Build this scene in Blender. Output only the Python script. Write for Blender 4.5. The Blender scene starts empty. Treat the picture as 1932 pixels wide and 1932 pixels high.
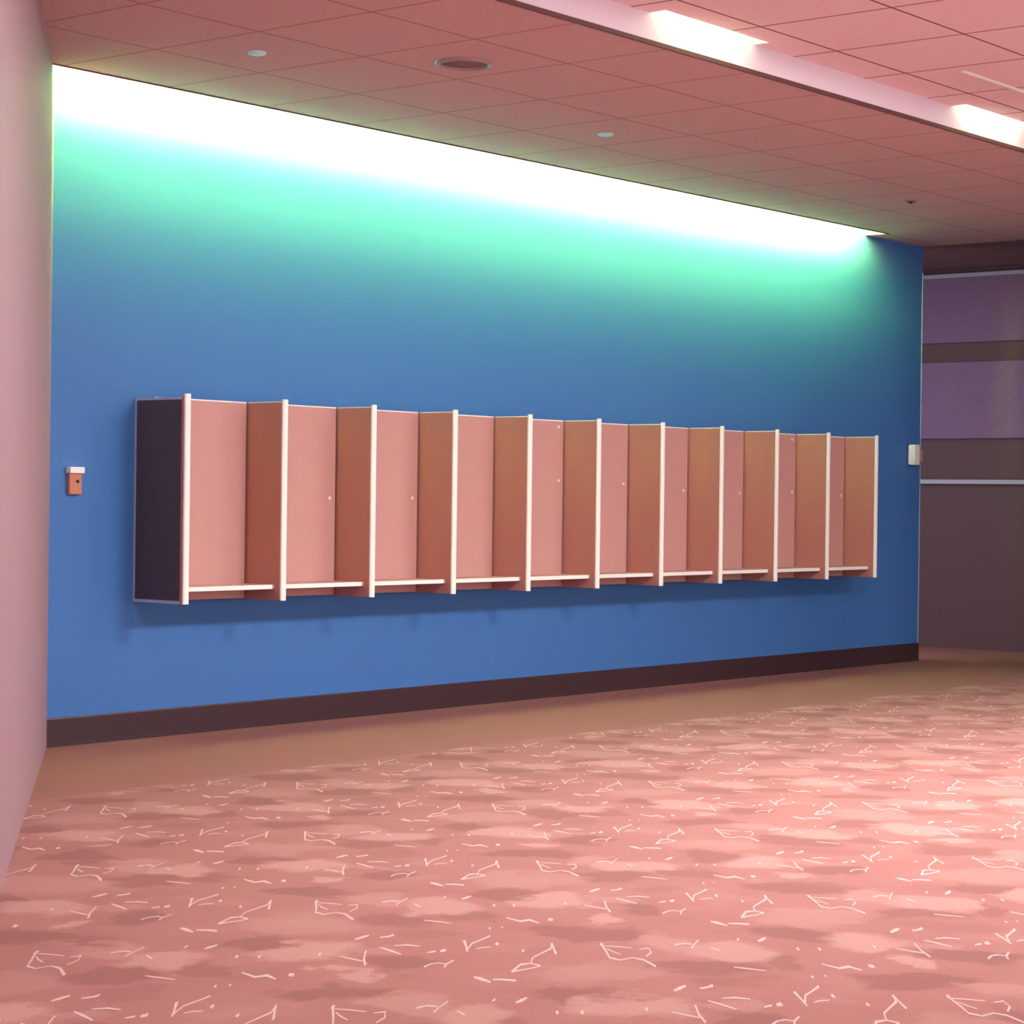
import bpy, bmesh, math, random
from mathutils import Vector, Matrix
random.seed(7)
SC = bpy.context.scene
COL = SC.collection

# ------------------------------------------------------------------ camera data
F_PX = 4184.84
YAW, PITCH, ROLL = 0.8916145, -0.00587756, 0.01279894
CAM = Vector((-6.326124, -7.722038, 1.122676))
Fw = Vector((math.sin(YAW)*math.cos(PITCH), math.cos(YAW)*math.cos(PITCH), math.sin(PITCH)))
Rt = Fw.cross(Vector((0, 0, 1))).normalized()
Up = Rt.cross(Fw)
R2 = Rt*math.cos(ROLL) + Up*math.sin(ROLL)
U2 = -Rt*math.sin(ROLL) + Up*math.cos(ROLL)

def floor_point(px, py):
    """survey helper: where a measured sight line meets the floor plane"""
    d = Fw + R2*((px-966)/F_PX) - U2*((py-966)/F_PX)
    t = -CAM.z/d.z
    return CAM.x+d.x*t, CAM.y+d.y*t

H = 2.968          # tile ceiling
TRAY_Y = -2.528    # edge of the raised ceiling
TRAY_Z = 3.084
SLOT = 0.178       # light slot along the blue wall
SLOT_X1 = 7.073
WALL_X1 = 7.890
LW = Vector((-0.655, -0.7465, 0)).normalized()   # run of the pale left wall
LW0 = Vector((-0.005, 0, 0))

def srgb(r, g, b):
    f = lambda c: (c/255/12.92) if c <= 10 else ((c/255+0.055)/1.055)**2.4
    return (f(r), f(g), f(b), 1.0)

# ------------------------------------------------------------------ materials
def new_mat(name):
    m = bpy.data.materials.new(name); m.use_nodes = True
    nt = m.node_tree
    return m, nt, nt.nodes['Principled BSDF']

def N(nt, kind, **kw):
    n = nt.nodes.new(kind)
    for k, v in kw.items():
        if isinstance(k, str) and hasattr(n, k): setattr(n, k, v)
    return n

def math_node(nt, op, a, b=None, clamp=False):
    n = nt.nodes.new('ShaderNodeMath'); n.operation = op; n.use_clamp = clamp
    for i, v in enumerate((a, b)):
        if v is None: continue
        if isinstance(v, (int, float)): n.inputs[i].default_value = v
        else: nt.links.new(v, n.inputs[i])
    return n.outputs[0]

def mix_col(nt, fac, a, b, mode='MIX'):
    n = nt.nodes.new('ShaderNodeMix'); n.data_type = 'RGBA'; n.blend_type = mode
    for i, v in ((0, fac), (6, a), (7, b)):
        if isinstance(v, (int, float)): n.inputs[i].default_value = v
        elif isinstance(v, tuple): n.inputs[i].default_value = v
        else: nt.links.new(v, n.inputs[i])
    return n.outputs[2]

KEEP = {'cream_edge_band', 'white_plastic', 'slot_white', 'pale_screw', 'pale_blue_cap'}
K = 0.77
def dim(name, col): return col if name in KEEP else tuple(c*K for c in col[:3])+(1.0,)
def paint(name, col, rough=0.6, var=0.06, scale=60.0, bump=0.0, spec=0.3):
    col = dim(name, col)
    m, nt, b = new_mat(name)
    tc = N(nt, 'ShaderNodeTexCoord')
    no = N(nt, 'ShaderNodeTexNoise'); no.inputs['Scale'].default_value = scale; no.inputs['Detail'].default_value = 4
    nt.links.new(tc.outputs['Object'], no.inputs['Vector'])
    lo = tuple(c*(1-var) for c in col[:3])+(1,); hi = tuple(min(1, c*(1+var)) for c in col[:3])+(1,)
    c = mix_col(nt, no.outputs['Fac'], lo, hi)
    nt.links.new(c, b.inputs['Base Color'])
    b.inputs['Roughness'].default_value = rough
    b.inputs['Specular IOR Level'].default_value = spec
    if bump:
        bp = N(nt, 'ShaderNodeBump'); bp.inputs['Strength'].default_value = bump; bp.inputs['Distance'].default_value = 0.002
        nt.links.new(no.outputs['Fac'], bp.inputs['Height']); nt.links.new(bp.outputs[0], b.inputs['Normal'])
    return m

def emitter(name, col, strength):
    m, nt, b = new_mat(name)
    b.inputs['Base Color'].default_value = col
    b.inputs['Emission Color'].default_value = col
    b.inputs['Emission Strength'].default_value = strength
    return m

def tile_mat(name, col, x0, y0, line_col, lw=0.012, pitch=0.61):
    col = dim(name, col); line_col = dim(name, line_col)
    """ceiling tiles with dark T-bar joints at x0 + k*pitch and y0 - k*pitch"""
    m, nt, b = new_mat(name)
    g = N(nt, 'ShaderNodeNewGeometry'); s = N(nt, 'ShaderNodeSeparateXYZ')
    nt.links.new(g.outputs['Position'], s.inputs[0])
    fs = []
    for out, o in ((s.outputs['X'], x0), (s.outputs['Y'], y0)):
        u = math_node(nt, 'SUBTRACT', out, o); u = math_node(nt, 'DIVIDE', u, pitch)
        r = math_node(nt, 'ROUND', u); d = math_node(nt, 'ABSOLUTE', math_node(nt, 'SUBTRACT', u, r))
        fs.append(math_node(nt, 'LESS_THAN', d, lw/2/pitch))
    f = math_node(nt, 'MAXIMUM', fs[0], fs[1])
    no = N(nt, 'ShaderNodeTexNoise'); no.inputs['Scale'].default_value = 70; no.inputs['Detail'].default_value = 6
    nt.links.new(g.outputs['Position'], no.inputs['Vector'])
    base = mix_col(nt, no.outputs['Fac'], tuple(c*0.86 for c in col[:3])+(1,), tuple(min(1, c*1.14) for c in col[:3])+(1,))
    vo = N(nt, 'ShaderNodeTexVoronoi'); vo.inputs['Scale'].default_value = 28
    nt.links.new(g.outputs['Position'], vo.inputs['Vector'])
    pit = math_node(nt, 'LESS_THAN', vo.outputs['Distance'], 0.13)
    base = mix_col(nt, math_node(nt, 'MULTIPLY', pit, 0.25), base, tuple(c*0.4 for c in col[:3])+(1,))
    c = mix_col(nt, f, base, line_col)
    nt.links.new(c, b.inputs['Base Color']); b.inputs['Roughness'].default_value = 0.9
    b.inputs['Specular IOR Level'].default_value = 0.1
    return m

# pattern repeat of the carpet (two floor vectors)
PA = Vector((0.954, -0.027)); PB = Vector((0.060, -0.940)); P0 = Vector((-2.033, -4.131))
DET = PA.x*PB.y-PA.y*PB.x
def to_uv(x, y):
    dx, dy = x-P0.x, y-P0.y
    return (dx*PB.y-dy*PB.x)/DET, (PA.x*dy-PA.y*dx)/DET

def carpet_mat(name, base, light, dark, blobs):
    base, light, dark = (dim(name, c) for c in (base, light, dark))
    m, nt, b = new_mat(name)
    g = N(nt, 'ShaderNodeNewGeometry'); s = N(nt, 'ShaderNodeSeparateXYZ')
    no2 = N(nt, 'ShaderNodeTexNoise'); no2.inputs['Scale'].default_value = 9; no2.inputs['Detail'].default_value = 3
    nt.links.new(g.outputs['Position'], no2.inputs['Vector'])
    nt.links.new(g.outputs['Position'], s.inputs[0])
    no2.inputs['Scale'].default_value = 4.5; no2.inputs['Detail'].default_value = 4; no2.inputs['Roughness'].default_value = 0.6
    sc = N(nt, 'ShaderNodeSeparateColor'); nt.links.new(no2.outputs['Color'], sc.inputs[0])
    X = math_node(nt, 'ADD', s.outputs['X'], math_node(nt, 'MULTIPLY', math_node(nt, 'SUBTRACT', sc.outputs[0], 0.5), 0.26))
    Y = math_node(nt, 'ADD', s.outputs['Y'], math_node(nt, 'MULTIPLY', math_node(nt, 'SUBTRACT', sc.outputs[1], 0.5), 0.42))
    mot = N(nt, 'ShaderNodeTexNoise'); mot.inputs['Scale'].default_value = 3.2; mot.inputs['Detail'].default_value = 5; mot.inputs['Roughness'].default_value = 0.62
    nt.links.new(g.outputs['Position'], mot.inputs['Vector'])
    lsum = None; dsum = None
    for (cx, cy, rx, ry, ang, amp) in blobs:
        # wrapped offset from the blob centre inside the repeat
        dx = math_node(nt, 'SUBTRACT', X, cx); dy = math_node(nt, 'SUBTRACT', Y, cy)
        u = math_node(nt, 'DIVIDE', math_node(nt, 'SUBTRACT', math_node(nt, 'MULTIPLY', dx, PB.y), math_node(nt, 'MULTIPLY', dy, PB.x)), DET)
        v = math_node(nt, 'DIVIDE', math_node(nt, 'SUBTRACT', math_node(nt, 'MULTIPLY', dy, PA.x), math_node(nt, 'MULTIPLY', dx, PA.y)), DET)
        u = math_node(nt, 'SUBTRACT', u, math_node(nt, 'ROUND', u)); v = math_node(nt, 'SUBTRACT', v, math_node(nt, 'ROUND', v))
        du = math_node(nt, 'ADD', math_node(nt, 'MULTIPLY', u, PA.x), math_node(nt, 'MULTIPLY', v, PB.x))
        dv = math_node(nt, 'ADD', math_node(nt, 'MULTIPLY', u, PA.y), math_node(nt, 'MULTIPLY', v, PB.y))
        ca, sa = math.cos(ang), math.sin(ang)
        p = math_node(nt, 'DIVIDE', math_node(nt, 'ADD', math_node(nt, 'MULTIPLY', du, ca), math_node(nt, 'MULTIPLY', dv, sa)), rx)
        q = math_node(nt, 'DIVIDE', math_node(nt, 'SUBTRACT', math_node(nt, 'MULTIPLY', dv, ca), math_node(nt, 'MULTIPLY', du, sa)), ry)
        r2 = math_node(nt, 'ADD', math_node(nt, 'MULTIPLY', p, p), math_node(nt, 'MULTIPLY', q, q))
        e = math_node(nt, 'MULTIPLY', math_node(nt, 'MULTIPLY', math_node(nt, 'SUBTRACT', 1.3, r2), 1.3, clamp=True), abs(amp))
        if amp > 0: lsum = e if lsum is None else math_node(nt, 'MAXIMUM', lsum, e)
        else: dsum = e if dsum is None else math_node(nt, 'MAXIMUM', dsum, e)
    fine = N(nt, 'ShaderNodeTexNoise'); fine.inputs['Scale'].default_value = 160; fine.inputs['Detail'].default_value = 5
    nt.links.new(g.outputs['Position'], fine.inputs['Vector'])
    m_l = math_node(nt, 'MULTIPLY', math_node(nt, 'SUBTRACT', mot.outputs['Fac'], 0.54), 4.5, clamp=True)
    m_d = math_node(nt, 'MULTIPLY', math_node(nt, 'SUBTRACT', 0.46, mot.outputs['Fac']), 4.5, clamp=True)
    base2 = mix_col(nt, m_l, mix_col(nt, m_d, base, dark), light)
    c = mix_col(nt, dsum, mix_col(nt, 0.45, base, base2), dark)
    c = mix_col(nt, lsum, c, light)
    sp = math_node(nt, 'MULTIPLY', math_node(nt, 'SUBTRACT', fine.outputs['Fac'], 0.28), 2.2, clamp=True)
    c = mix_col(nt, sp, mix_col(nt, 0.78, (0.0, 0.0, 0.0, 1), c), c)
    nt.links.new(c, b.inputs['Base Color'])
    b.inputs['Roughness'].default_value = 0.95; b.inputs['Specular IOR Level'].default_value = 0.05
    return m

def speckle_carpet(name, col):
    m = paint(name, col, rough=0.95, var=0.18, scale=170, spec=0.05)
    return m

def lin(r, g, b): return (r, g, b, 1.0)

M = {}
M['blue'] = paint('blue_wall_paint', lin(0.074, 0.24, 0.64), 0.55, 0.05, 45, 0.15)
M['white_wall'] = paint('pale_wall_paint', lin(0.46, 0.29, 0.33), 0.6, 0.02, 30, spec=0.15)
M['cove'] = paint('slot_white', lin(0.75, 0.8, 0.7), 0.7, 0.02)
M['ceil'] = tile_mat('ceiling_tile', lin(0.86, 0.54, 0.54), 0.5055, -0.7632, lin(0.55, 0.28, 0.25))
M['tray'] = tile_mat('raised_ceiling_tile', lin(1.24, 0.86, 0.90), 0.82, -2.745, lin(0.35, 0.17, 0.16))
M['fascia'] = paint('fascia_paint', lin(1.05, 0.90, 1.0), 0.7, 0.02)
M['soffit'] = paint('dark_soffit', lin(0.27, 0.17, 0.19), 0.8, 0.1)
M['edge'] = paint('dark_red_ceiling_edge', lin(0.16, 0.06, 0.06), 0.6)
M['base'] = paint('black_rubber_base', lin(0.07, 0.035, 0.045), 0.38, 0.1, spec=0.4)
M['carpet_plain'] = speckle_carpet('plain_carpet_border', lin(0.44, 0.20, 0.17))
M['stroke'] = paint('carpet_pale_yarn', lin(0.80, 0.56, 0.53), 0.9, 0.05)
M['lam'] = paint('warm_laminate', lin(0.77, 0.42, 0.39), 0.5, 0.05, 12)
M['lam_side'] = paint('shaded_side_laminate', lin(0.64, 0.28, 0.24), 0.5, 0.05, 12)  # darker copy of the cubby laminate, side shade held in its colour
M['lam_under'] = paint('shelf_underside', lin(0.30, 0.12, 0.10), 0.6, 0.05, 12)
M['edge_band'] = paint('cream_edge_band', lin(0.97, 1.0, 0.92), 0.4, 0.02)
M['end_lam'] = paint('charcoal_laminate', lin(0.11, 0.085, 0.115), 0.5, 0.15, 25)
M['screw'] = paint('pale_screw', lin(0.9, 0.8, 0.78), 0.3)
M['tan'] = paint('tan_plastic', lin(0.75, 0.30, 0.19), 0.45, 0.05)
M['white_pl'] = paint('white_plastic', lin(0.92, 0.90, 0.88), 0.35, 0.02)
M['pink_pl'] = paint('pinkish_plastic', lin(0.75, 0.42, 0.40), 0.4, 0.03)
M['dark'] = paint('dark_hole', lin(0.08, 0.02, 0.02), 0.6)
M['cap'] = paint('pale_blue_cap', lin(0.60, 0.92, 1.0), 0.4, 0.02)
M['ring'] = paint('speaker_ring', lin(0.52, 0.36, 0.35), 0.35, 0.03, spec=0.6)
M['grille'] = paint('speaker_grille', lin(0.36, 0.21, 0.20), 0.8, 0.1, 200)
M['alu'] = paint('aluminium_bar', lin(0.45, 0.46, 0.62), 0.35, 0.05, spec=0.6)
M['bead'] = paint('pale_border_and_rim_light', lin(0.55, 0.62, 0.90), 0.4, 0.03)  # pale panel border; on the wall corner it paints the rim light
M['purple'] = paint('dim_purple_panel', lin(0.255, 0.15, 0.30), 0.5, 0.18, 40)
M['black'] = paint('black_panel', lin(0.13, 0.063, 0.08), 0.5, 0.1)

# ------------------------------------------------------------------ mesh helpers
def box(bm, x0, x1, y0, y1, z0, z1, mi=0):
    vs = [bm.verts.new(v) for v in ((x0, y0, z0), (x1, y0, z0), (x1, y1, z0), (x0, y1, z0), (x0, y0, z1), (x1, y0, z1), (x1, y1, z1), (x0, y1, z1))]
    fs = []
    for f in ((0, 3, 2, 1), (4, 5, 6, 7), (0, 1, 5, 4), (1, 2, 6, 5), (2, 3, 7, 6), (3, 0, 4, 7)):
        q = bm.faces.new([vs[i] for i in f]); q.material_index = mi; fs.append(q)
    return vs, fs

def prism(bm, pts, z0, z1, mi=0):
    a = [bm.verts.new((p[0], p[1], z0)) for p in pts]; b = [bm.verts.new((p[0], p[1], z1)) for p in pts]
    n = len(pts)
    for f in (list(reversed(a)), b):
        q = bm.faces.new(f); q.material_index = mi
    for i in range(n):
        q = bm.faces.new((a[i], a[(i+1) % n], b[(i+1) % n], b[i])); q.material_index = mi

def cyl(bm, c, r, h, axis='z', seg=32, r2=None, mi=0):
    r2 = r if r2 is None else r2
    rings = []
    for k, (t, rr) in enumerate(((0, r), (h, r2))):
        ring = []
        for i in range(seg):
            a = 2*math.pi*i/seg
            u, v = rr*math.cos(a), rr*math.sin(a)
            p = {'z': (c[0]+u, c[1]+v, c[2]+t), 'x': (c[0]+t, c[1]+u, c[2]+v), 'y': (c[0]+u, c[1]+t, c[2]+v)}[axis]
            ring.append(bm.verts.new(p))
        rings.append(ring)
    for i in range(seg):
        q = bm.faces.new((rings[0][i], rings[0][(i+1) % seg], rings[1][(i+1) % seg], rings[1][i])); q.material_index = mi; q.smooth = True
    bm.faces.new(list(reversed(rings[0]))).material_index = mi; bm.faces.new(rings[1]).material_index = mi

def lathe(bm, prof, c, seg=48):
    """profile of (radius, z) turned about the vertical through c"""
    rings = []
    for r, z in prof:
        rings.append([bm.verts.new((c[0]+r*math.cos(2*math.pi*i/seg), c[1]+r*math.sin(2*math.pi*i/seg), c[2]+z)) for i in range(seg)])
    for a, b in zip(rings, rings[1:]):
        for i in range(seg):
            q = bm.faces.new((a[i], a[(i+1) % seg], b[(i+1) % seg], b[i])); q.smooth = True

def obj(name, bm, mats, parent=None, bevel=0.0, origin=None):
    bmesh.ops.recalc_face_normals(bm, faces=bm.faces[:])
    me = bpy.data.meshes.new(name); bm.to_mesh(me); bm.free()
    o = bpy.data.objects.new(name, me); COL.objects.link(o)
    for m in (mats if isinstance(mats, (list, tuple)) else [mats]): me.materials.append(m)
    if origin is not None:
        me.transform(Matrix.Translation(-Vector(origin))); o.location = origin
    if parent is not None:
        o.parent = parent
        o.location = Vector(o.location) - parent_world(parent)
    if bevel:
        md = o.modifiers.new('bevel', 'BEVEL'); md.width = bevel; md.segments = 2; md.limit_method = 'ANGLE'
    return o

def parent_world(p):
    v = Vector(p.location)
    while p.parent: p = p.parent; v += Vector(p.location)
    return v

def struct(o): o['kind'] = 'structure'; return o
def thing(name, label, cat, loc, group=None):
    o = bpy.data.objects.new(name, None); COL.objects.link(o); o.location = loc; o.empty_display_size = 0.1
    return tag(o, label, cat, group)
def tag(o, label, cat, group=None):
    o['label'] = label; o['category'] = cat
    if group: o['group'] = group
    return o
def B(*args, **kw):
    bm = bmesh.new(); box(bm, *args, **kw); return bm

# ------------------------------------------------------------------ floor with its carpet
# pale yarn strokes of one repeat, measured along sight lines to the floor
def I1(*p): return [(800+x/3.864, 1560+y/3.864) for x, y in p]
def I2(*p): return [(1200+x/2.927, 1560+y/2.927) for x, y in p]
STROKES = [  # (points, widths in metres)
    (I1((292, 828), (304, 862), (316, 910)), (.034, .022, .020)),
    (I1((314, 895), (350, 850), (430, 818), (482, 795)), (.016, .014, .012, .018)),
    (I1((378, 890), (430, 880), (490, 878)), (.006, .009, .006)),
    (I1((522, 855), (542, 852)), (.034, .034)),
    (I1((118, 908), (158, 898)), (.026, .034)),
    (I1((0, 1022), (50, 1000), (110, 992), (160, 1000)), (.016, .010, .009, .009)),
    (I1((148, 1026), (165, 1000), (220, 972)), (.020, .014, .012)),
    (I1((712, 905), (734, 902)), (.030, .030)),
    (I1((934, 848), (925, 888), (850, 925), (792, 955), (778, 995)), (.026, .018, .012, .012, .014)),
    (I1((936, 860), (948, 895), (962, 928)), (.014, .020, .030)),
    (I1((638, 1058), (705, 1004), (776, 996), (850, 1012)), (.022, .022, .010, .014)),
    (I1((640, 1056), (700, 1046), (790, 1030), (850, 1014)), (.024, .012, .010, .014)),
    (I1((1286, 850), (1304, 866)), (.034, .030)),
    (I1((1296, 862), (1335, 920), (1352, 955), (1430, 972), (1520, 955), (1600, 970), (1690, 1018)), (.020, .020, .016, .010, .008, .016, .020)),
    (I1((1330, 888), (1370, 908), (1430, 930)), (.006, .010, .006)),
    (I1((1618, 946), (1656, 918), (1640, 885), (1570, 892)), (.012, .018, .012, .005)),
    (I1((1310, 868), (1420, 875), (1520, 885)), (.005, .008, .004)),
    (I1((1316, 540), (1330, 588), (1360, 622)), (.014, .016, .020)),
    (I1((1170, 572), (1270, 590), (1330, 600)), (.004, .008, .006)),
    (I1((45, 408), (85, 416), (142, 432)), (.010, .026, .010)),
    (I1((155, 420), (220, 420), (292, 425)), (.008, .012, .014)),
    (I1((1208, 475), (1245, 463), (1282, 452)), (.012, .024, .012)),
    (I1((1360, 464), (1405, 460), (1442, 450)), (.008, .012, .020)),
    (I1((275, 528), (310, 518), (345, 505)), (.010, .022, .010)),
    (I1((498, 575), (522, 572)), (.026, .026)),
    (I1((648, 576), (662, 572)), (.026, .026)),
    (I1((1022, 562), (1040, 558)), (.026, .026)),
    (I1((600, 664), (700, 690), (770, 680), (840, 702)), (.008, .016, .022, .008)),
    (I1((905, 675), (940, 680)), (.028, .028)),
    (I1((465, 738), (495, 744)), (.024, .024)),
    (I1((560, 735), (580, 735)), (.018, .018)),
    (I1((1480, 512), (1560, 508), (1645, 515)), (.005, .010, .005)),
    (I1((1395, 522), (1470, 540), (1552, 562)), (.006, .012, .006)),
    (I1((0, 682), (90, 692), (200, 704)), (.006, .010, .005)),
    (I1((1715, 552), (1762, 545)), (.008, .014)),
    (I2((1308, 388), (1350, 380), (1392, 384)), (.014, .008, .008)),
    (I2((1398, 402), (1404, 385), (1416, 365)), (.018, .012, .014)),
    (I2((1600, 363), (1612, 362)), (.022, .022)),
    (I2((1490, 398), (1540, 412)), (.004, .006)),
]
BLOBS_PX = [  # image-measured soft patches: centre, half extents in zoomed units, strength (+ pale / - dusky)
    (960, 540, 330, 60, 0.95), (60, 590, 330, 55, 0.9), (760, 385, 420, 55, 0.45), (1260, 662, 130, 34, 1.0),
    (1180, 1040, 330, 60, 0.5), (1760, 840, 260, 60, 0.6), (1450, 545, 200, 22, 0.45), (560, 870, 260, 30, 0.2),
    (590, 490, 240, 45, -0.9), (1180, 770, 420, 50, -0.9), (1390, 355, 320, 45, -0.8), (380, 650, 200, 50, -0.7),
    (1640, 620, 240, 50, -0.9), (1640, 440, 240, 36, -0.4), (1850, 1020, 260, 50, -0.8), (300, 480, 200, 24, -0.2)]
blobs = []
for (cx, cy, hx, hy, a) in BLOBS_PX:
    c = floor_point(*I1((cx, cy))[0]); e = floor_point(*I1((cx+hx, cy))[0]); n = floor_point(*I1((cx, cy+hy))[0])
    ax = Vector((e[0]-c[0], e[1]-c[1])); ay = Vector((n[0]-c[0], n[1]-c[1]))
    ang = math.atan2(ax.y, ax.x); rx = ax.length
    ry = abs(ay.y*math.cos(ang)-ay.x*math.sin(ang))
    blobs.append((c[0], c[1], rx, ry, ang, a))
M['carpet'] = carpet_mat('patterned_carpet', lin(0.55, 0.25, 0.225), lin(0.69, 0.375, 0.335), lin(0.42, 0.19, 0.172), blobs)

bm = bmesh.new()
CY = -1.29
def fquad(x0, x1, y0, y1, mi):
    q = bm.faces.new([bm.verts.new(v) for v in ((x0, y0, 0), (x1, y0, 0), (x1, y1, 0), (x0, y1, 0))]); q.material_index = mi
fquad(-9, 10.5, CY, 3.0, 0)
fquad(-9, 10.5, -11, CY, 1)
for ia in range(-2, 11):
    for ib in range(-4, 3):
        off = PA*ia + PB*ib
        for si, (pts, ws) in enumerate(STROKES):
            zz = 0.0003+0.000012*si
            mx, my = [sum(c)/len(pts) for c in zip(*(floor_point(*p) for p in pts))]
            mx += off.x; my += off.y
            if my > CY-0.06 or my < -7.0 or mx < -4.5 or mx > 9: continue
            put = lambda x, y: bm.verts.new((*(Vector(floor_point(x, y))+off), zz))
            if len(pts) == 2 and math.dist(*pts) < 9:      # a dot
                cx = (pts[0][0]+pts[1][0])/2; cy = (pts[0][1]+pts[1][1])/2; r = ws[0]*92
                q = bm.faces.new([put(cx+r*math.cos(k*math.pi/5), cy-r*math.sin(k*math.pi/5)) for k in range(10)])
                q.material_index = 2; continue
            L = []; Rr = []
            for i, p in enumerate(pts):
                a_, b_ = pts[max(i-1, 0)], pts[min(i+1, len(pts)-1)]
                t = Vector((b_[0]-a_[0], b_[1]-a_[1])).normalized()
                h = ws[i]*72+0.28
                L.append(put(p[0]-t.y*h, p[1]+t.x*h)); Rr.append(put(p[0]+t.y*h, p[1]-t.x*h))
            for i in range(len(pts)-1):
                q = bm.faces.new((Rr[i], Rr[i+1], L[i+1], L[i])); q.material_index = 2
for f in bm.faces:
    f.normal_update()
    if f.normal.z < 0: f.normal_flip()
me = bpy.data.meshes.new('floor'); bm.to_mesh(me); bm.free()
flo = bpy.data.objects.new('floor', me); COL.objects.link(flo)
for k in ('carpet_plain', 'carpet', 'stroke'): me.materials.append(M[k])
struct(flo)

# ------------------------------------------------------------------ walls
TOPZ = 3.42
struct(obj('wall_back', B(-0.6, WALL_X1, 0.0, 0.16, 0, TOPZ), M['blue']))
# pale wall that meets the blue wall at an open angle on the left
bm = bmesh.new()
pl = Vector((LW.y, -LW.x, 0))   # towards the hidden side
if pl.x > 0: pl = -pl
a = LW0; b_ = LW0+LW*5.0
prism(bm, [(a.x, a.y), (b_.x, b_.y), (b_.x+pl.x*.14, b_.y+pl.y*.14), (a.x+pl.x*.14, a.y+pl.y*.14)], 0, TOPZ)
struct(obj('wall_left', bm, M['white_wall']))
# unseen partition added at the right to darken the blue wall's far end
struct(obj('wall_right_light_block', B(7.30, 7.45, -8.5, -1.25, 0, H), M['white_wall']))
# unseen wall added behind the blue wall's end against leaking light
struct(obj('wall_alcove_light_block', B(7.75, 10.0, 2.6, 2.75, 0, H), M['black']))
# baseboard with a small toe
bm = bmesh.new()
prof = [(0, 0), (-0.010, 0), (-0.0095, 0.012), (-0.009, 0.022), (-0.0085, 0.122), (-0.006, 0.1285), (0, 0.1285)]
A = [bm.verts.new((-0.02, y, z)) for y, z in prof]; Bv = [bm.verts.new((WALL_X1+0.004, y, z)) for y, z in prof]
for i in range(len(prof)):
    j = (i+1) % len(prof); bm.faces.new((A[i], A[j], Bv[j], Bv[i]))
bm.faces.new(A); bm.faces.new(list(reversed(Bv)))
struct(obj('baseboard_back', bm, M['base']))
# corner bead on the blue wall's free end, rim light painted in its pale colour
struct(obj('trim_1', B(WALL_X1-0.003, WALL_X1+0.004, -0.004, 0.05, 0.13, 2.78), M['bead']))

# ------------------------------------------------------------------ ceilings
bm = bmesh.new()
XL = -7.0
box(bm, XL, WALL_X1, TRAY_Y+0.004, -SLOT-0.006, H, H+0.03)               # lower tile field
box(bm, SLOT_X1, WALL_X1, -SLOT-0.006, -0.0005, H, H+0.03)             # beyond the end of the slot
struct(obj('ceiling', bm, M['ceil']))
struct(obj('trim_2', B(XL, SLOT_X1+0.004, -SLOT-0.006, -SLOT, H-0.006, H+0.034), M['edge']))
struct(obj('trim_3', B(XL, WALL_X1, TRAY_Y-0.006, TRAY_Y+0.006, H-0.012, H+0.006), M['edge']))
struct(obj('trim_4', B(XL, WALL_X1, TRAY_Y, TRAY_Y+0.02, H+0.006, 3.24), M['fascia']))
LAMPS = ((0.95, 1.72), (3.52, 4.32), (6.0, 6.8))
bm = bmesh.new()
box(bm, XL, 9.9, -10.0, TRAY_Y-0.075, TRAY_Z, TRAY_Z+0.03)
cuts = [XL]
for a0, a1 in LAMPS: cuts += [a0, a1]
cuts.append(WALL_X1)
for i in range(0, len(cuts), 2): box(bm, cuts[i], cuts[i+1], TRAY_Y-0.075, TRAY_Y, TRAY_Z, TRAY_Z+0.03)
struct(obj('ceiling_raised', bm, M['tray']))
struct(obj('ceiling_soffit', B(WALL_X1, 10.0, -8.0, 2.75, H, H+0.05), M['soffit']))
# housing above the long slot
bm = bmesh.new()
box(bm, -0.9, SLOT_X1, -0.46, -0.44, H+0.03, TOPZ)
box(bm, -0.9, SLOT_X1+0.02, -0.46, 0.16, TOPZ, TOPZ+0.02)
box(bm, SLOT_X1, SLOT_X1+0.02, -0.46, 0.0, H+0.03, TOPZ)
struct(obj('ceiling_slot_housing', bm, M['cove']))

# lamps in the long slot: tubes, with green and blue rows added to tint the wall
M['tube'] = emitter('warm_tube', lin(1.0, 0.42, 0.08), 200.0)
M['tube_g'] = emitter('green_tint_tube', lin(0.46, 1.0, 0.11), 265.0)
M['tube_b'] = emitter('blue_tint_tube', lin(0.70, 0.95, 1.0), 40.0)  # added row, cools the middle of the wall
n = 6; L0 = -0.19; LEN = (6.93-L0)/n
for row, (yy, zz, mat, kind) in enumerate(((-0.250, 3.098, 'tube', 'lower'), (-0.220, 3.20, 'tube_g', 'added middle'), (-0.206, 3.34, 'tube_b', 'added upper'))):
    for i in range(n):
        x0 = L0+i*LEN
        t = thing('fluorescent_tube', f'{kind} glowing strip lamp hidden in the ceiling slot above the blue wall', 'lamp', (x0+LEN/2, yy, zz), f'{kind} strip lamps in the long ceiling slot')
        bm = bmesh.new(); cyl(bm, (x0+0.02, yy, zz), 0.018, LEN-0.04, 'x', 16); obj('tube', bm, M[mat], t)
        for xx in (x0+0.004, x0+LEN-0.02): obj('end_cap', B(xx, xx+0.016, yy-0.02, yy+0.02, zz-0.02, zz+0.02), M['white_pl'], t)

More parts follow.
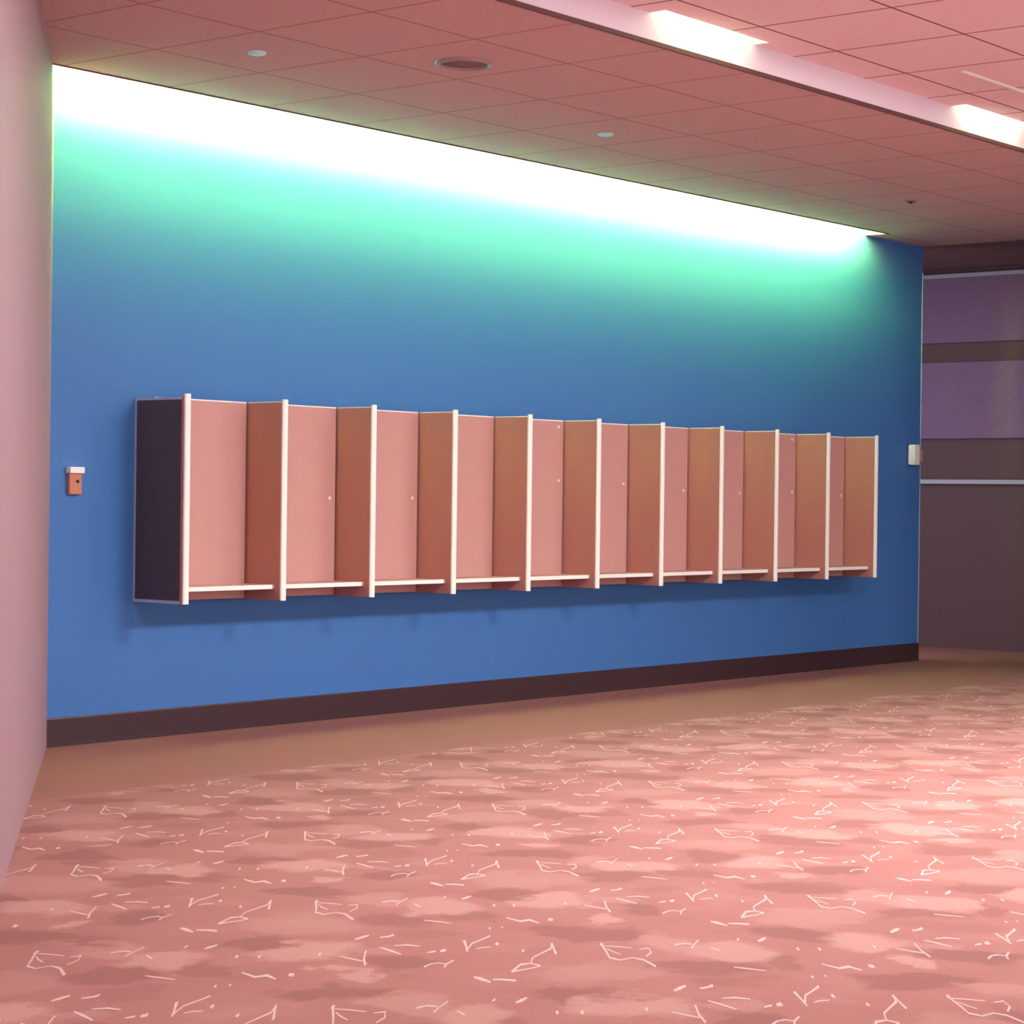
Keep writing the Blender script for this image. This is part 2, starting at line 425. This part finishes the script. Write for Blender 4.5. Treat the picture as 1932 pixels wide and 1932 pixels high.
# short wall-wash lamps above the fascia of the raised ceiling
M['wash'] = emitter('wash_tube', lin(0.78, 1.0, 0.66), 16.0)
for (a0, a1), where in zip(LAMPS, ('at the middle', 'further right', 'hidden beyond the right edge')):
    t = thing('wall_wash_lamp', f'short lamp washing the pale raised-ceiling fascia, {where}', 'lamp', ((a0+a1)/2, TRAY_Y-0.04, TRAY_Z+0.03), 'slot lamps along the fascia')
    bm = bmesh.new()
    box(bm, a0, a1, TRAY_Y-0.085, TRAY_Y-0.075, TRAY_Z+0.03, 3.24); box(bm, a0, a1, TRAY_Y-0.085, TRAY_Y, 3.24, 3.25)
    box(bm, a0-0.01, a0, TRAY_Y-0.085, TRAY_Y, TRAY_Z+0.03, 3.25); box(bm, a1, a1+0.01, TRAY_Y-0.085, TRAY_Y, TRAY_Z+0.03, 3.25)
    obj('housing', bm, M['cove'], t)
    bm = bmesh.new(); cyl(bm, (a0+0.10, TRAY_Y-0.055, 3.135), 0.012, a1-a0-0.20, 'x', 12); obj('tube', bm, M['wash'], t)

# recessed ceiling troffers in the raised ceiling
def troffer(cx, cy, strength, label):
    mat = emitter('troffer_lens', lin(1.0, 0.98, 0.96), strength)
    t = thing('ceiling_troffer', label, 'ceiling light', (cx, cy, TRAY_Z), 'troffers in the raised ceiling')
    bm = bmesh.new()
    for a in ((cx-.61, cx+.61, cy-.305, cy-.28), (cx-.61, cx+.61, cy+.28, cy+.305), (cx-.61, cx-.585, cy-.28, cy+.28), (cx+.585, cx+.61, cy-.28, cy+.28)):
        box(bm, *a, TRAY_Z-0.008, TRAY_Z-0.0005)
    obj('frame', bm, M['white_pl'], t)
    obj('lens', B(cx-.585, cx+.585, cy-.28, cy+.28, TRAY_Z-0.005, TRAY_Z-0.001), mat, t)
    return t
troffer(1.50, -4.30, 60.0, 'brightest lit troffer, out in the raised ceiling before the first cubbies')
troffer(3.90, -4.30, 30.0, 'dimmer lit troffer, out in the raised ceiling before the last cubbies')
troffer(-1.20, -4.30, 24.0, 'added unseen troffer in the raised ceiling nearest the pale left wall')  # added out of view to brighten the carpet and the left side
dif = thing('ceiling_diffuser', 'short white bar set in the pink raised ceiling at the top right', 'air diffuser', (3.2, -2.985, TRAY_Z))
obj('bar', B(2.73, 3.65, -2.998, -2.978, TRAY_Z-0.012, TRAY_Z-0.0005), M['white_pl'], dif, 0.003)

# ------------------------------------------------------------------ wall-hung cubby shelf
C0, CP = 0.5035, 0.6182
CD = 0.3397; ZT, ZB = 1.5767, 0.6307; ZS = 0.705
T = 0.034; YB = -0.100; TS = 0.020
cub = thing('cubby_shelf', 'long wall-hung row of ten open pinkish cubbies with cream edges on the blue wall', 'shelf', (C0+5*CP, 0, ZB))
for i in range(11):
    x = C0+CP*i
    h = T/2
    if i == 0:
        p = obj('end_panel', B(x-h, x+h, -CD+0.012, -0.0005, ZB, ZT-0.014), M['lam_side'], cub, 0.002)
        p['label'] = 'dark outer end panel'
        f = obj('laminate_face', B(x-h-0.003, x-h, -CD+0.03, -0.014, ZB+0.014, ZT-0.026), M['end_lam'], p)
        f['label'] = 'charcoal outer face'
        bm = bmesh.new()
        box(bm, x-h-0.003, x-h, -0.014, -0.0005, ZB, ZT-0.014)
        box(bm, x-h-0.003, x-h, -CD+0.03, -0.014, ZB, ZB+0.014)
        box(bm, x-h-0.003, x-h, -CD+0.03, -0.014, ZT-0.026, ZT-0.014)
        obj('face_border', bm, M['bead'], p)
    else:
        nm = 'end_panel' if i == 10 else 'divider'
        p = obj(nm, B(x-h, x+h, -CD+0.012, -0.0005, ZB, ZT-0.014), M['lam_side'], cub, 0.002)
    if i:
        obj('top_edge', B(x-h, x+h, -CD+0.016, YB, ZT-0.014, ZT-0.009), M['edge_band'], p)
    # rounded cream edge strip on the front
    bm = bmesh.new()
    prof = [(-h, -CD+0.014), (-h*0.95, -CD+0.006), (-h*0.5, -CD+0.001), (0, -CD), (h*0.5, -CD+0.001), (h*0.95, -CD+0.006), (h, -CD+0.014)]
    lo = [bm.verts.new((x+u, v, ZB)) for u, v in prof]; hi = [bm.verts.new((x+u, v, ZT)) for u, v in prof]
    for k in range(len(prof)-1): bm.faces.new((lo[k], lo[k+1], hi[k+1], hi[k]))
    bm.faces.new((lo[-1], lo[0], hi[0], hi[-1])); bm.faces.new(list(reversed(lo))); bm.faces.new(hi)
    e = obj('edge_strip', bm, M['edge_band'], p); e['label'] = 'cream front edge'
for i in range(10):
    xa = C0+CP*i+T/2; xb = C0+CP*(i+1)-T/2
    bp = obj('back_panel', B(xa, xb-0.012, YB, YB+0.012, ZB+0.005, ZT-0.015), M['lam'], cub)
    obj('top_edge', B(xa, xb-0.012, YB, YB+0.012, ZT-0.015, ZT-0.009), M['edge_band'], bp)
    sh = obj('shelf', B(xa, xb, -CD+0.05, YB-0.0005, ZS-TS, ZS), M['lam'], cub)
    ed = obj('edge_strip', B(xa, xb-0.02, -CD+0.044, -CD+0.05, ZS-TS, ZS), M['edge_band'], sh); ed['label'] = 'cream front edge'
    if i in (1, 2, 5, 6, 7, 8, 9, 4):
        zz = {1: 1.115, 2: 1.12, 5: 1.219, 6: 1.186, 7: 1.176, 8: 1.192, 9: 1.174, 4: 1.229}[i]
        for dx, z_ in ((-0.055, zz), (-0.06, 1.53)) if i in (4, 8) else ((-0.055, zz),):
            bm = bmesh.new(); cyl(bm, (xb+dx, YB, z_), 0.009, -0.006, 'y', 12)
            s_ = obj('screw', bm, M['screw'], bp); s_['label'] = 'pale screw head'

# ------------------------------------------------------------------ small devices
sw = thing('wall_switch', 'small tan wall box with white top hood at the left end of the blue wall', 'switch', (0.124, 0, 1.19))
obj('body', B(0.090, 0.160, -0.022, -0.0005, 1.118, 1.212), M['tan'], sw, 0.004)
h_ = obj('hood', B(0.084, 0.166, -0.034, -0.0005, 1.212, 1.240), M['white_pl'], sw, 0.003); h_['label'] = 'white hood'
bm = bmesh.new(); cyl(bm, (0.134, -0.022, 1.176), 0.0075, -0.003, 'y', 16); k_ = obj('keyhole', bm, M['dark'], sw); k_.scale = (1, 1, 1.0); k_['label'] = 'dark keyhole'

th = thing('wall_thermostat', 'small white wall device near the right end of the blue wall', 'thermostat', (7.78, 0, 1.47))
obj('back_plate', B(7.71, 7.845, -0.015, -0.0005, 1.405, 1.535), M['pink_pl'], th, 0.003)
bm = bmesh.new()
prism(bm, [(7.690, -0.015), (7.805, -0.015), (7.775, -0.060), (7.700, -0.060)], 1.400, 1.545)
c_ = obj('cover', bm, M['white_pl'], th, 0.006); c_['label'] = 'white cover'
obj('bracket', B(7.80, 7.85, -0.045, -0.015, 1.425, 1.515), M['pink_pl'], th, 0.006)

for (cx, cy, lab) in ((0.179, -1.076, 'small pale round disc on the ceiling tile, left of the round speaker ring'), (2.652, -1.048, 'small pale round disc on the ceiling tile, right of the round speaker ring')):
    bm = bmesh.new(); lathe(bm, [(0.0005, -0.012), (0.028, -0.012), (0.037, -0.008), (0.040, 0.0)], (cx, cy, H-0.0005), 32)
    tag(obj('ceiling_disc', bm, M['cap'], origin=(cx, cy, H)), lab, 'ceiling disc', 'round discs on the ceiling')

sp = thing('ceiling_speaker', 'round flush speaker with a thin ring set in the ceiling tiles', 'speaker', (0.85, -1.635, H))
bm = bmesh.new(); lathe(bm, [(0.100, 0.0), (0.104, -0.012), (0.114, -0.014), (0.122, -0.008), (0.124, 0.0)], (0.85, -1.635, H-0.0005), 48); obj('ring', bm, M['ring'], sp)
bm = bmesh.new(); lathe(bm, [(0.001, -0.004), (0.100, -0.004), (0.102, -0.001)], (0.85, -1.635, H), 48); obj('grille', bm, M['grille'], sp)

spk = thing('ceiling_sprinkler', 'tiny dark sprinkler head in the ceiling near the far right corner', 'sprinkler', (5.697, -1.103, H))
bm = bmesh.new(); lathe(bm, [(0.001, -0.006), (0.030, -0.006), (0.036, 0)], (5.697, -1.103, H-0.0005), 24); obj('escutcheon', bm, M['grille'], spk)
bm = bmesh.new(); cyl(bm, (5.697, -1.103, H-0.016), 0.012, 0.011, 'z', 16); obj('nozzle', bm, M['dark'], spk)

# ------------------------------------------------------------------ dark glazed end wall beyond the corner
XS = 9.34; YA, YE = 1.6, -4.0
win = thing('window_1', 'dark banded glazed wall with pale bars beyond the right corner', 'window', (XS, 0, 0)); win['kind'] = 'structure'
obj('backing', B(XS+0.03, XS+0.08, YE, 2.6, 0, H), M['black'], win)
for z0, z1 in ((1.64, 2.235), (2.39, 2.895)):
    obj('pane', B(XS, XS+0.03, YE, 2.6, z0, z1), M['purple'], win)
obj('head_rail', B(XS-0.03, XS+0.03, YE, 2.6, 2.895, 2.925), M['alu'], win)
obj('middle_rail', B(XS-0.04, XS+0.03, YE, 2.6, 1.285, 1.318), M['alu'], win)
obj('lower_panel', B(XS, XS+0.03, YE, 2.6, 0.0, 1.285), M['black'], win)

# ------------------------------------------------------------------ light and camera
w = bpy.data.worlds.new('room_air'); SC.world = w; w.use_nodes = True
bg = w.node_tree.nodes['Background']; bg.inputs[0].default_value = (1.0, 0.97, 1.0, 1); bg.inputs[1].default_value = 1.2

cd = bpy.data.cameras.new('camera'); cam = bpy.data.objects.new('camera', cd); COL.objects.link(cam)
cd.sensor_fit = 'HORIZONTAL'; cd.sensor_width = 36.0; cd.lens = F_PX/1932*36.0; cd.clip_end = 100; cd.clip_start = 0.05
m3 = Matrix((R2, U2, -Fw)).transposed()
cam.matrix_world = Matrix.Translation(CAM) @ m3.to_4x4()
SC.camera = cam
SC.view_settings.view_transform = 'Standard'; SC.view_settings.look = 'None'
SC.view_settings.exposure = 0.60; SC.view_settings.gamma = 1.0; SC.view_settings.use_curve_mapping = False
